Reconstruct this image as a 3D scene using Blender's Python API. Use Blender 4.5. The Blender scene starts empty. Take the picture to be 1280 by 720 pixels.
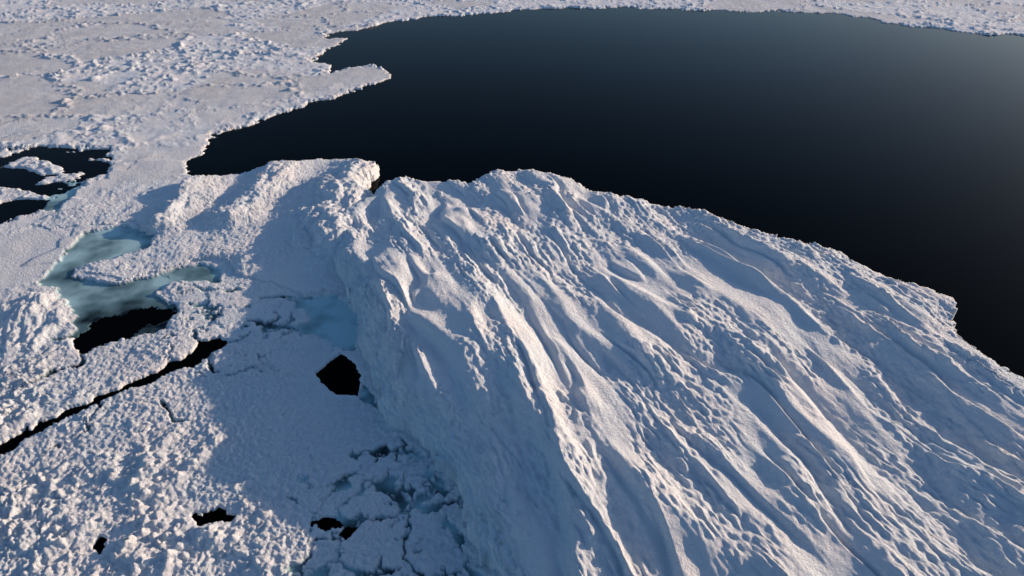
import bpy, math
import numpy as np
from mathutils import Vector

# ---------------------------------------------------------------- camera model
F=711.0; P=math.radians(35.6); CAMH=100.0
cP,sP=math.cos(P),math.sin(P)
def unproj(px,py,z=0.0):
    px=np.asarray(px,float); py=np.asarray(py,float)
    a=(px-640)/F; b=(360-py)/F
    dy=cP+b*sP; dz=-sP+b*cP
    t=(z-CAMH)/dz
    return t*a, t*dy
def poly(pts,z=0.0):
    p=np.array(pts,float); x,y=unproj(p[:,0],p[:,1],z)
    return np.stack([x,y],1)

# ---------------------------------------------------------------- noise
rng=np.random.RandomState(7)
PERM=rng.permutation(4096); ANG=rng.rand(4096)*2*np.pi
GX=np.cos(ANG); GY=np.sin(ANG); RX=rng.rand(4096); RY=rng.rand(4096)
def hsh(ix,iy,seed):
    return PERM[(PERM[(ix+seed*131)&4095]+iy)&4095]
def gn(x,y,seed=0):
    fx=np.floor(x); fy=np.floor(y); ix=fx.astype(np.int64); iy=fy.astype(np.int64)
    x=x-fx; y=y-fy
    u=x*x*x*(x*(x*6-15)+10); v=y*y*y*(y*(y*6-15)+10)
    def g(dx,dy):
        h=hsh(ix+dx,iy+dy,seed); return GX[h]*(x-dx)+GY[h]*(y-dy)
    a=g(0,0); b=g(1,0); c=g(0,1); d=g(1,1)
    return 1.5*((a+(b-a)*u)*(1-v)+(c+(d-c)*u)*v)
def fbm(x,y,lam,o=4,seed=0,gain=.5):
    r=0; a=1; 
    for i in range(o):
        r=r+a*gn(x/lam+17.3*i,y/lam-9.1*i,seed+i); a*=gain; lam*=.5
    return r
def vor(x,y,seed=0):
    fx=np.floor(x); fy=np.floor(y); ix=fx.astype(np.int64); iy=fy.astype(np.int64)
    d1=np.full(x.shape,9.); d2=np.full(x.shape,9.); hid=np.zeros(x.shape)
    for dx in(-1,0,1):
        for dy in(-1,0,1):
            h=hsh(ix+dx,iy+dy,seed)
            d=np.hypot(fx+dx+RX[h]-x,fy+dy+RY[h]-y)
            n=d<d1
            d2=np.where(n,d1,np.minimum(d2,d)); d1=np.where(n,d,d1); hid=np.where(n,RX[(h*7+3)&4095],hid)
    return d1,d2,hid
def ss(a,b,x):
    t=np.clip((x-a)/(b-a),0,1); return t*t*(3-2*t)
def sdf(P_,x,y,m=30.):
    r=np.full(x.shape,-m)
    lo=P_.min(0)-m; hi=P_.max(0)+m
    k=(x>lo[0])&(x<hi[0])&(y>lo[1])&(y<hi[1])
    X=x[k]; Y=y[k]
    if X.size==0: return r
    d=np.full(X.shape,1e9); ins=np.zeros(X.shape,bool)
    n=len(P_)
    for i in range(n):
        ax,ay=P_[i]; bx,by=P_[(i+1)%n]; ex,ey=bx-ax,by-ay
        t=np.clip(((X-ax)*ex+(Y-ay)*ey)/(ex*ex+ey*ey+1e-9),0,1)
        d=np.minimum(d,(X-ax-t*ex)**2+(Y-ay-t*ey)**2)
        if ay!=by:
            c=((ay>Y)!=(by>Y))&(X<(bx-ax)*(Y-ay)/(by-ay)+ax); ins^=c
    d=np.sqrt(d); r[k]=np.maximum(np.where(ins,d,-d),-m)
    return r
def ldist(L,x,y,m=30.):
    r=np.full(x.shape,m); lo=L.min(0)-m; hi=L.max(0)+m
    k=(x>lo[0])&(x<hi[0])&(y>lo[1])&(y<hi[1]); X=x[k];Y=y[k]
    if X.size==0: return r
    d=np.full(X.shape,1e9)
    for i in range(len(L)-1):
        ax,ay=L[i]; bx,by=L[i+1]; ex,ey=bx-ax,by-ay
        t=np.clip(((X-ax)*ex+(Y-ay)*ey)/(ex*ex+ey*ey+1e-9),0,1)
        d=np.minimum(d,(X-ax-t*ex)**2+(Y-ay-t*ey)**2)
    r[k]=np.minimum(np.sqrt(d),m); return r

R=math.radians(23)
def axes(x,y):
    return x*math.cos(R)+y*math.sin(R), -x*math.sin(R)+y*math.cos(R)   # across t, along s

def grid_mesh(name,X,Y,Z,keep,attrs,mat):
    nr,nc=X.shape
    idx=np.arange(nr*nc).reshape(nr,nc)
    q=np.stack([idx[:-1,:-1],idx[1:,:-1],idx[1:,1:],idx[:-1,1:]],-1).reshape(-1,4)
    if keep is not None:
        kf=(keep[:-1,:-1]|keep[1:,:-1]|keep[1:,1:]|keep[:-1,1:]).reshape(-1); q=q[kf]
    used=np.zeros(nr*nc,bool); used[q.ravel()]=True
    rm=np.cumsum(used)-1; q=rm[q]
    co=np.stack([X.ravel(),Y.ravel(),Z.ravel()],1)[used]
    me=bpy.data.meshes.new(name)
    me.vertices.add(len(co)); me.vertices.foreach_set("co",co.astype(np.float32).ravel())
    me.loops.add(q.size); me.loops.foreach_set("vertex_index",q.astype(np.int32).ravel())
    me.polygons.add(len(q)); me.polygons.foreach_set("loop_start",(np.arange(len(q))*4).astype(np.int32))
    me.update(calc_edges=True)
    me.polygons.foreach_set("use_smooth",np.ones(len(q),bool))
    for k,v in attrs.items():
        a=me.attributes.new(k,'FLOAT','POINT'); a.data.foreach_set("value",v.ravel()[used].astype(np.float32))
    me.materials.append(mat)
    ob=bpy.data.objects.new(name,me); bpy.context.collection.objects.link(ob)
    if len(me.polygons) and me.polygons[len(me.polygons)//2].normal.z<0: me.flip_normals()
    return ob

# ---------------------------------------------------------------- materials
def snow_mat(name,bump=0.25,scale=1.6):
    m=bpy.data.materials.new(name); m.use_nodes=True; nt=m.node_tree; N=nt.nodes; L=nt.links
    b=N["Principled BSDF"]; g=N.new("ShaderNodeNewGeometry")
    ta=N.new("ShaderNodeAttribute"); ta.attribute_name="teal"
    de=N.new("ShaderNodeAttribute"); de.attribute_name="deep"
    to=N.new("ShaderNodeAttribute"); to.attribute_name="old"
    n1=N.new("ShaderNodeTexNoise"); n1.inputs["Scale"].default_value=scale; n1.inputs["Detail"].default_value=6; n1.inputs["Roughness"].default_value=.7
    n2=N.new("ShaderNodeTexNoise"); n2.inputs["Scale"].default_value=.06; n2.inputs["Detail"].default_value=4
    L.new(g.outputs["Position"],n1.inputs["Vector"]); L.new(g.outputs["Position"],n2.inputs["Vector"])
    cr=N.new("ShaderNodeValToRGB"); cr.color_ramp.elements[0].position=.3; cr.color_ramp.elements[1].position=.7
    cr.color_ramp.elements[0].color=(.81,.90,.96,1); cr.color_ramp.elements[1].color=(.94,.95,.96,1)
    L.new(n2.outputs["Fac"],cr.inputs["Fac"])
    gx=N.new("ShaderNodeMix"); gx.data_type='RGBA'; gx.inputs["B"].default_value=(.57,.57,.57,1)
    L.new(to.outputs["Fac"],gx.inputs["Factor"]); L.new(cr.outputs[0],gx.inputs["A"])
    tc=N.new("ShaderNodeValToRGB"); e=tc.color_ramp.elements
    e[0].position=0; e[0].color=(.44,.68,.72,1); e[1].position=1; e[1].color=(.004,.010,.014,1)
    x=e.new(.5); x.color=(.14,.26,.29,1)
    L.new(de.outputs["Fac"],tc.inputs["Fac"])
    mx=N.new("ShaderNodeMix"); mx.data_type='RGBA'
    L.new(ta.outputs["Fac"],mx.inputs["Factor"]); L.new(gx.outputs["Result"],mx.inputs["A"]); L.new(tc.outputs[0],mx.inputs["B"])
    L.new(mx.outputs["Result"],b.inputs["Base Color"])
    mr=N.new("ShaderNodeMapRange"); mr.inputs[3].default_value=.8; mr.inputs[4].default_value=.25
    L.new(ta.outputs["Fac"],mr.inputs[0]); L.new(mr.outputs[0],b.inputs["Roughness"])
    inv=N.new("ShaderNodeMath"); inv.operation='SUBTRACT'; inv.inputs[0].default_value=1; L.new(ta.outputs["Fac"],inv.inputs[1])
    bp=N.new("ShaderNodeBump"); bp.inputs["Distance"].default_value=bump
    L.new(inv.outputs[0],bp.inputs["Strength"]); L.new(n1.outputs["Fac"],bp.inputs["Height"]); L.new(bp.outputs[0],b.inputs["Normal"])
    b.inputs["IOR"].default_value=1.31; b.inputs["Specular IOR Level"].default_value=.25
    return m
SNOW=snow_mat("sea_ice_snow",.75,1.5); BERG=snow_mat("iceberg_snow",.75,1.5)
wm=bpy.data.materials.new("sea_water"); wm.use_nodes=True
b=wm.node_tree.nodes["Principled BSDF"]; b.inputs["Base Color"].default_value=(.0002,.0004,.0004,1)
b.inputs["Roughness"].default_value=.06; b.inputs["IOR"].default_value=1.33; b.inputs["Specular IOR Level"].default_value=.035
N=wm.node_tree.nodes; L=wm.node_tree.links
g=N.new("ShaderNodeNewGeometry"); n=N.new("ShaderNodeTexNoise"); n.inputs["Scale"].default_value=.8; n.inputs["Detail"].default_value=3
bp=N.new("ShaderNodeBump"); bp.inputs["Strength"].default_value=.08; bp.inputs["Distance"].default_value=.05
L.new(g.outputs["Position"],n.inputs["Vector"]); L.new(n.outputs["Fac"],bp.inputs["Height"]); L.new(bp.outputs[0],b.inputs["Normal"])

me=bpy.data.meshes.new("sea_water"); S=40000
me.from_pydata([(-S,-S,0),(S,-S,0),(S,S,0),(-S,S,0)],[],[(0,1,2,3)]); me.materials.append(wm)
bpy.context.collection.objects.link(bpy.data.objects.new("sea_water",me))

# ---------------------------------------------------------------- outlines
lake=poly([(840,11),(700,13),(600,17),(540,23),(500,29),(455,36),(425,44),(404,50),(440,52),(425,58),(408,66),(402,74),
 (425,78),(420,88),(445,82),(470,80),(494,91),(488,97),(465,103),(448,114),(410,125),(380,132),(350,142),(320,156),(290,166),(270,170),(252,179),
 (258,190),(245,200),(235,216),(300,250),(440,270),(700,330),(1050,470),(1400,700),(1900,800),(1900,130),(1400,64),(1280,46),(1200,37),(1130,28),(1060,20),(940,15)])
W=[poly(p) for p in [
 [(-60,205),(0,190),(60,186),(135,189),(142,205),(112,224),(75,242),(45,264),(0,282),(-60,290)],
 [(95,425),(120,402),(190,385),(218,388),(210,400),(182,408),(160,422),(128,428),(105,442)],
 [(270,425),(277,434),(262,445),(240,456),(222,462),(195,478),(150,490),(120,505),(90,518),(60,536),(20,558),(0,570),(-40,592),(-40,580),(0,557),(40,537),(62,526),(100,507),(140,490),(170,480),(200,466),(225,452),(240,440),(250,428)],
 [(248,640),(262,644),(275,640),(293,646),(283,654),(265,656),(252,652)],
 [(426,668),(438,657),(447,660),(440,668),(435,673)],[(115,682),(126,675),(138,680),(122,690)],[(398,655),(420,650),(424,656),(405,661)]]]
HOLE=poly([(395,467),(412,455),(425,443),(438,452),(450,470),(445,495),(430,494),(412,490)])
T1=poly([(45,357),(75,325),(105,293),(150,283),(195,292),(190,310),(132,326),(97,336),(94,345),(145,357),(200,345),(245,330),(278,338),(272,353),(218,353),(192,370),(222,386),(208,410),(150,425),(85,425),(97,395),(72,362)])
T2=poly([(362,376),(415,370),(445,385),(460,430),(438,442),(403,422),(360,416),(390,400)])
T3=poly([(45,262),(75,228),(110,225),(95,243),(70,266)])
LOW=poly([(290,345),(600,300),(700,720),(640,900),(330,1000),(400,720),(300,600),(240,520),(215,450),(230,380)])
PLT=poly([(370,590),(480,545),(600,560),(640,720),(640,800),(360,800),(310,700)])
PL2=poly([(200,352),(280,360),(370,375),(400,425),(396,465),(300,480),(230,470),(180,440),(215,400)])
SM=[poly(p) for p in [[(-80,105),(40,100),(140,103),(150,120),(95,160),(40,180),(-80,190)],
    [(-80,40),(60,25),(210,22),(290,28),(280,42),(160,58),(0,72),(-80,80)],
    [(130,215),(170,185),(250,180),(255,200),(220,225),(140,240),(90,250)],
    [(230,110),(300,85),(400,95),(440,100),(330,140),(250,160)],
    [(300,30),(420,0),(520,10),(450,28),(380,44)],[(-60,290),(60,290),(100,300),(60,340),(0,370),(-60,380)],
    [(215,360),(330,365),(360,400),(300,430),(230,415)]]]
RUB=poly([(-40,700),(-40,480),(60,470),(200,500),(280,560),(330,640),(360,760),(100,950),(-100,950)])
FRAG=poly([(-60,400),(0,385),(40,370),(68,364),(88,378),(92,400),(70,425),(40,445),(0,456),(-60,460)])
CR=[(poly(p),w,d) for p,w,d in [
 ([(452,470),(470,508),(498,548),(540,580),(556,612),(570,650),(590,700),(600,760)],.7,.25),
 ([(556,612),(520,640),(470,652),(425,660),(395,690),(380,730)],.35,.55),
 ([(498,548),(505,600),(520,640),(500,690),(530,730)],.25,.5),
 ([(570,650),(545,690),(560,740)],.5,.3),
 ([(272,430),(300,425),(330,412),(362,414)],.45,.5),([(216,390),(236,404),(262,428)],.5,.9),
 ([(195,478),(212,500),(222,530)],.35,.9),([(100,440),(88,462),(60,470),(20,492),(-20,500)],.4,.95),
 ([(60,430),(95,425),(140,428)],.6,.8),([(130,500),(118,540),(60,570),(20,600)],.2,.9),
 ([(212,352),(250,362),(330,370),(395,372)],.6,.35)]]

# ---------------------------------------------------------------- sea ice sheet
xs=np.concatenate([np.arange(-420,-20,5.),np.arange(-20,1300,1.4),np.arange(1300,1700,6.)])
ys=np.concatenate([np.array([-148.6,-147.5,-146,-144,-141,-137,-132,-126,-119]),np.arange(-112,-12,3.),np.arange(-12,250,.8),np.arange(250,740,1.2),np.arange(740,1120,5.)])
PX,PY=np.meshgrid(xs,ys)
X,Y=unproj(PX,PY)
D=np.sqrt(X*X+Y*Y+CAMH**2)
sp=1.3*D*np.sqrt(D)/(F*np.sqrt(CAMH))
ds=np.clip(D/160,.7,8)
wx=X+ds*(2.2*fbm(X,Y,24,2,1)+1.0*fbm(X,Y,5,4,3,.6))+8*np.clip(ds-2,0,4)*fbm(X,Y,150,3,5)
wy=Y+ds*(2.2*fbm(X,Y,24,2,11)+1.0*fbm(X,Y,5,4,13,.6))+8*np.clip(ds-2,0,4)*fbm(X,Y,150,3,15)
jx=1.1*fbm(X,Y,4.5,4,6,.65); jy=1.1*fbm(X,Y,4.5,4,16,.65)
sl=sdf(lake,wx,wy,60)
sw=sl.copy()
w0=np.minimum(sdf(W[0],wx,wy),6)
isl=fbm(X*.8,Y*1.3,16,4,21)
w0=np.where(w0>0,np.minimum(w0,(isl+.12)*8),w0)
sw=np.maximum(sw,w0)
q=X+.25*(wx-X)+jx; r=Y+.25*(wy-Y)+jy
for p in W[1:]: sw=np.maximum(sw,sdf(p,q,r))
sw=np.maximum(sw,sdf(HOLE,X+.5*jx,Y+.5*jy)-.3)
t=np.maximum(np.maximum(sdf(T1,q,r),sdf(T2,q,r)),sdf(T3,q,r))
deep=np.clip(.26+.6*fbm(X,Y,14,4,31),0,1)
deep=np.where(sdf(T2,X,Y)>-3,np.clip(.1+.5*fbm(X,Y,14,4,31),0,1),deep)
d2=sdf(W[1],X,Y); deep=np.clip(deep+ss(-12,0,d2)*.7,0,1)
for Lp,w,dd in CR:
    dl=ldist(Lp,X+1.0*(wx-X)+.8*jx,Y+1.0*(wy-Y)+.8*jy); ww=w*(.7+2.6*fbm(X,Y,9,3,41))
    c=ww-dl; t=np.maximum(t,c); deep=np.where(c>-.2,np.clip(dd+.6*fbm(X,Y,5,2,43),0,1),deep)
v1,v2,vid=vor(X/19+.35*fbm(X,Y,11,2,45),Y/19+.35*fbm(X,Y,11,2,47),3)
lead=fbm(X,Y,60,2,49)
near=ss(420,250,D)*(1-ss(-8,4,sdf(LOW,X,Y)))
c=(lead-.25)*.6*near-.6*(1-near)-(v2-v1)*6
t=np.maximum(t,c); deep=np.where(c>-.1,.6,deep)
u1,u2,uid=vor(X/8+.25*jx+.5*gn(X/9,Y/9,57),Y/6.5+.25*jy+.5*gn(X/9,Y/9,58),5); pl=ss(-2,4,sdf(PLT,wx,wy))
c=(.6*fbm(X,Y,9,4,53,.65)+.10)*pl-.6*(1-pl)-(u2-u1)*2.0
t=np.maximum(t,c); deep=np.where(c>-.1,np.clip(.30+.8*fbm(X,Y,8,2,55),0,1),deep)
u3,u4,uid2=vor(X/12+.25*jx+.4*gn(X/9,Y/9,57),Y/10+.25*jy+.4*gn(X/9,Y/9,58),25); pl2=ss(-2,4,sdf(PL2,wx,wy))
c=(.7*fbm(X,Y,9,4,54,.65)-.02)*pl2-.6*(1-pl2)-(u4-u3)*2.4
t=np.maximum(t,c); deep=np.where(c>-.1,np.clip(.42+.8*fbm(X,Y,8,2,56),0,1),deep)

smooth=np.zeros_like(X)
for p in SM: smooth=np.maximum(smooth,ss(-1,3*1,sdf(p,wx,wy)))
f1,f2,fid=vor(wx/95,wy/60,15); far_=ss(300,420,D)
smooth=np.maximum(smooth,far_*(fid>.5)*ss(.06,.12,f2-f1))
low=ss(-3,5,sdf(LOW,wx,wy)); rub=ss(-10,14,sdf(RUB,wx,wy)); frag=ss(0,5,sdf(FRAG,q,r))
pat=ss(-.35,.35,fbm(X,Y,90,3,51))
patch=ss(-.3,.3,fbm(X,Y,14,3,91))
rough=((.30+.40*pat+.05*far_)*(1-.88*smooth)*(1-.5*low)+.5*rub)*(.35+.8*patch)
T_,S_=axes(X,Y)
h=np.zeros_like(X)
def wt(l): return ss(.6,1.8,l/sp)
for lam,a,sd_ in [(1.1,.30,59),(1.9,.46,61),(3.6,.5,63),(7,.8,65),(14,.6,67)]:
    a_=a*np.where(lam<6,1,ss(lam*25,lam*50,D)*.85+.15)*wt(lam)
    tx=T_+.5*lam*gn(X/lam*.7,Y/lam*.7,sd_+1)
    nn=gn(tx/lam*(1.1-.5*rub*(lam<3)),S_/lam*.9,sd_)
    h+=a_*(np.maximum(nn,-.1)+.1)*1.2
d1,_,vid2=vor(X/1.7+.4*jx,Y/1.7+.4*jy,9)
h+=(1-ss(.1,.5,d1))*(vid2>.6)*.55*wt(2.6)*(.3+.4*rub+.3*pat)
d1,_,vid2=vor(X/5+.4*jx,Y/5+.4*jy,19)
h+=(1-ss(.1,.5,d1))*(vid2>.6)*1.0*far_
h+=np.maximum(gn(X/6,Y/6,87),0)*1.0*rub
h*=rough
h+=.24*fbm(X,Y,1.0,2,73,.7)*ss(300,120,D)*(1-.6*smooth)
h+=.2*fbm(X,Y,12,2,75)+pl*.45*uid+pl2*.5*uid2+.35*low*ss(.25,.0,np.abs(fbm(X,Y,13,3,93)))*fbm(X,Y,2.2,2,95)
pr=1-np.abs(fbm(X,Y,70,3,77))*7; h+=np.clip(pr,0,1)*1.3*(1-low)*(1-smooth)*(.2+.3*rub+ss(200,500,D))*np.abs(fbm(X,Y,5*np.clip(ds,1,2.5),2,79)+.2)
rim=far_*np.exp(-((f2-f1)/.06)**2); h+=rim*1.6*np.abs(fbm(X,Y,9,3,89))
h+=frag*(2.6*(.5+.5*gn(T_/9,S_/30,81))+.8*fbm(T_,S_*.4,3,3,83))
free=.4+.3*vid
edge=ss(0,.8*np.clip(ds,1,3),-sw)
z=free+h*ss(0,3,-sw)
z=z*edge-(1-edge)*1.2
tm=ss(-.2,.15,t)
z=np.where(sw<-.1,z*(1-tm)+(.03)*tm,z)
teal=tm*(sw<.2)
old=np.clip(smooth*(.15+.25*far_)*(.6+.8*vid),0,.5)*(1-low)
grid_mesh("sea_ice",X,Y,z,(z>-1.15),{"teal":teal,"deep":deep,"old":old},SNOW)

# ---------------------------------------------------------------- main iceberg
EH=5.5
top=[(455,243),(478,228),(505,221),(530,226),(560,226),(585,229),(600,222),(622,215),(660,213),(692,217),(718,226),(745,241),(770,246),(800,248),(835,255),
 (870,263),(920,279),(960,293),(1000,303),(1050,316),(1090,336),(1130,350),(1170,362),(1195,376),(1204,390),(1199,408),(1208,432),(1235,452),(1265,470),(1320,498),(1460,560),(1640,650)]
bot=[(1500,1100),(680,1100),(640,860),(600,740),(582,690),(568,650),(554,612),(535,578),(498,550),(474,528),(463,500),(452,470),(446,440),(440,410),(430,380),(416,345),(412,310),(424,275)]
tw=poly(top,EH); bw=poly(bot,0)
main=np.concatenate([tw,bw])
toe=bw[1:]; far=tw
def berg_h(X,Y):
    wx=X+1.3*fbm(X,Y,12,2,101)+.9*fbm(X,Y,3.5,3,103,.6); wy=Y+1.3*fbm(X,Y,12,2,105)+.9*fbm(X,Y,3.5,3,107,.6)
    s=sdf(main,wx,wy,80)
    wob=3*gn(X/16,Y/16,141)+1.5*gn(X/7,Y/7,143)
    dt=ldist(np.concatenate([toe,tw[:1]]),wx,wy,60); df=ldist(far,wx,wy,90)
    dc=dt+wob*ss(3,9,dt)
    T_,S_=axes(X,Y)
    crest=9.0
    prof=ss(-4,9,dc)*(crest-1.0)+.8*ss(0,2,dt)
    plate=EH+ (crest-EH)*ss(0,70,df)+.8
    k=1.0
    base=-np.log(np.exp(-prof/k)+np.exp(-plate/k))*k
    tx=T_+3.2*fbm(T_,S_*.6,30,2,111)+.7*fbm(T_,S_*.45,8,2,113)
    def saw(l,al,sd,j=.7,rev=0):
        ph=tx/l+j*fbm(T_/l,S_/al,1.0,2,sd,.5)
        f=ph-np.floor(ph)
        a=ss(0,.27,f)*(1-f); f=1-f; b_=ss(0,.3,f)*(1-f)
        return a*(1-rev)+b_*rev
    rev=ss(-20,40,T_-60+12*gn(T_/30,S_/60,161))
    amp1=.25+.75*ss(-.2,.3,gn(T_/22,S_/38,145)); amp2=.05+.95*ss(-.25,.3,gn(T_/11,S_/24,147)); amp3=.05+.95*ss(-.1,.3,gn(T_/6,S_/14,149)); amp4=ss(-.2,.3,gn(T_/9,S_/12,159))
    big=gn(tx/26,S_/70,121)*2.8+saw(24,90,151,rev=rev)*3.5*amp1
    med=saw(9.0,34,153,rev=rev)*2.0*amp2+gn(tx/6,S_/22,125)*.65
    small=saw(3.2,13,155,rev=rev*.6)*.6*amp3+saw(1.7,8,157)*.28*amp4+gn(tx/1.9,S_/5,129)*.27+gn(X/1.6,Y/1.6,131)*.22+gn(T_/.95,S_/1.7,133)*.22
    mod=.2+.9*ss(-.3,.15,fbm(T_,S_*.5,20,3,137))
    on=ss(3,13,dc)
    inn=ss(0,10,df)*.75+.25
    h=base+(big*on+med*on)*inn+small*(.25+.75*on)*mod
    slope=1-ss(6,16,dt)
    h+=slope*(gn(X/9,Y/9,139)*.8+.2*gn(X/3,Y/3,163))
    cl=ss(0,2.0,s)
    z=h*cl-2.5*(1-cl)
    teal=(1-ss(0.5,10,dt))*.28
    return z,s,teal
xs=np.concatenate([np.arange(396,1300,1.2),np.arange(1300,1700,5.)]); ys=np.concatenate([np.arange(185,760,1.1),np.arange(760,1120,5.)])
PX,PY=np.meshgrid(xs,ys); X,Y=unproj(PX,PY,6.)
z,s,te=berg_h(X,Y); Z0=np.zeros_like(X)
grid_mesh("iceberg",X,Y,z,(s>-.6),{"teal":te,"deep":Z0+.05,"old":Z0},BERG)

# ---------------------------------------------------------------- low, older berg frozen beside it
lt=poly([(200,228),(240,216),(300,206),(345,196),(380,192),(430,190),(472,196),(473,214),(464,228)],3.5)
lb=poly([(475,262),(450,330),(440,372),(420,372),(370,374),(320,358),(288,346),(270,332),(243,331),(200,345),(148,356),(98,345),(94,336),(130,325),(186,309),(190,296),(155,284),(100,288),(60,293),(32,285),(60,270),(130,250)],0)
lobe=np.concatenate([lt,lb])
rA=poly([(470,205),(430,225),(415,260),(425,290)],5); rB=poly([(345,205),(330,235),(290,265)],3); rC=poly([(245,222),(235,250),(205,275)],2)
rD=poly([(425,290),(370,305),(300,320),(270,328)],2)
def lobe_h(X,Y):
    wx=X+1.8*fbm(X,Y,16,2,201)+.9*fbm(X,Y,4,3,203,.6); wy=Y+1.8*fbm(X,Y,16,2,205)+.9*fbm(X,Y,4,3,207,.6)
    s=sdf(lobe,wx,wy,60)
    T_,S_=axes(X,Y)
    def g(Lp,w): return np.exp(-(ldist(Lp,wx,wy,80)/w)**2)
    hill=5.6*g(rA,14)+3.4*g(rB,8)+3.0*g(rC,7)+1.4*g(rD,7)
    near=ss(0,6,s)
    h=.9+hill*(.45+.55*near)+ (gn(T_/11,S_/26,211)*.9+gn(T_/5,S_/11,213)*.9+gn(X/3,Y/3,215)*.6+gn(X/1.5,Y/1.5,217)*.35)*(.2+.8*ss(1,4.5,hill))
    h+=.5*gn(X/14,Y/14,219)+.16*fbm(X,Y,1.3,2,221)
    cl=ss(0,1.6,s)
    return h*cl-2*(1-cl),s
xs=np.arange(10,500,1.2); ys=np.arange(165,400,1.0)
PX,PY=np.meshgrid(xs,ys); X,Y=unproj(PX,PY,2.)
z,s=lobe_h(X,Y); Z0=np.zeros_like(X)
grid_mesh("iceberg.001",X,Y,z,(s>-.6),{"teal":Z0,"deep":Z0,"old":Z0},BERG)

# ---------------------------------------------------------------- light
AZ=math.radians(66); EL=math.radians(13)
sd=Vector((math.sin(AZ)*math.cos(EL),math.cos(AZ)*math.cos(EL),math.sin(EL)))
su=bpy.data.lights.new("sun",'SUN'); su.energy=5.0; su.angle=math.radians(.5); su.color=(1,.74,.54)
so=bpy.data.objects.new("sun",su); so.rotation_euler=sd.to_track_quat('Z','Y').to_euler(); bpy.context.collection.objects.link(so)
w=bpy.data.worlds.new("World"); bpy.context.scene.world=w; w.use_nodes=True
nt=w.node_tree; sk=nt.nodes.new("ShaderNodeTexSky"); sk.sky_type='NISHITA'; sk.sun_disc=False
sk.sun_elevation=EL; sk.sun_rotation=AZ; sk.altitude=100; sk.air_density=1.0; sk.dust_density=1.3; sk.ozone_density=3.8
bg=nt.nodes["Background"]; bg.inputs["Strength"].default_value=.13; nt.links.new(sk.outputs[0],bg.inputs[0])

cam=bpy.data.cameras.new("camera"); cam.lens=F/1280*36; cam.sensor_width=36; cam.clip_start=.5; cam.clip_end=60000
co=bpy.data.objects.new("camera",cam); co.location=(0,0,CAMH); co.rotation_euler=(math.pi/2-P,0,0)
bpy.context.collection.objects.link(co); bpy.context.scene.camera=co
sc=bpy.context.scene; sc.view_settings.view_transform='Standard'; sc.view_settings.look='None'; sc.view_settings.exposure=0
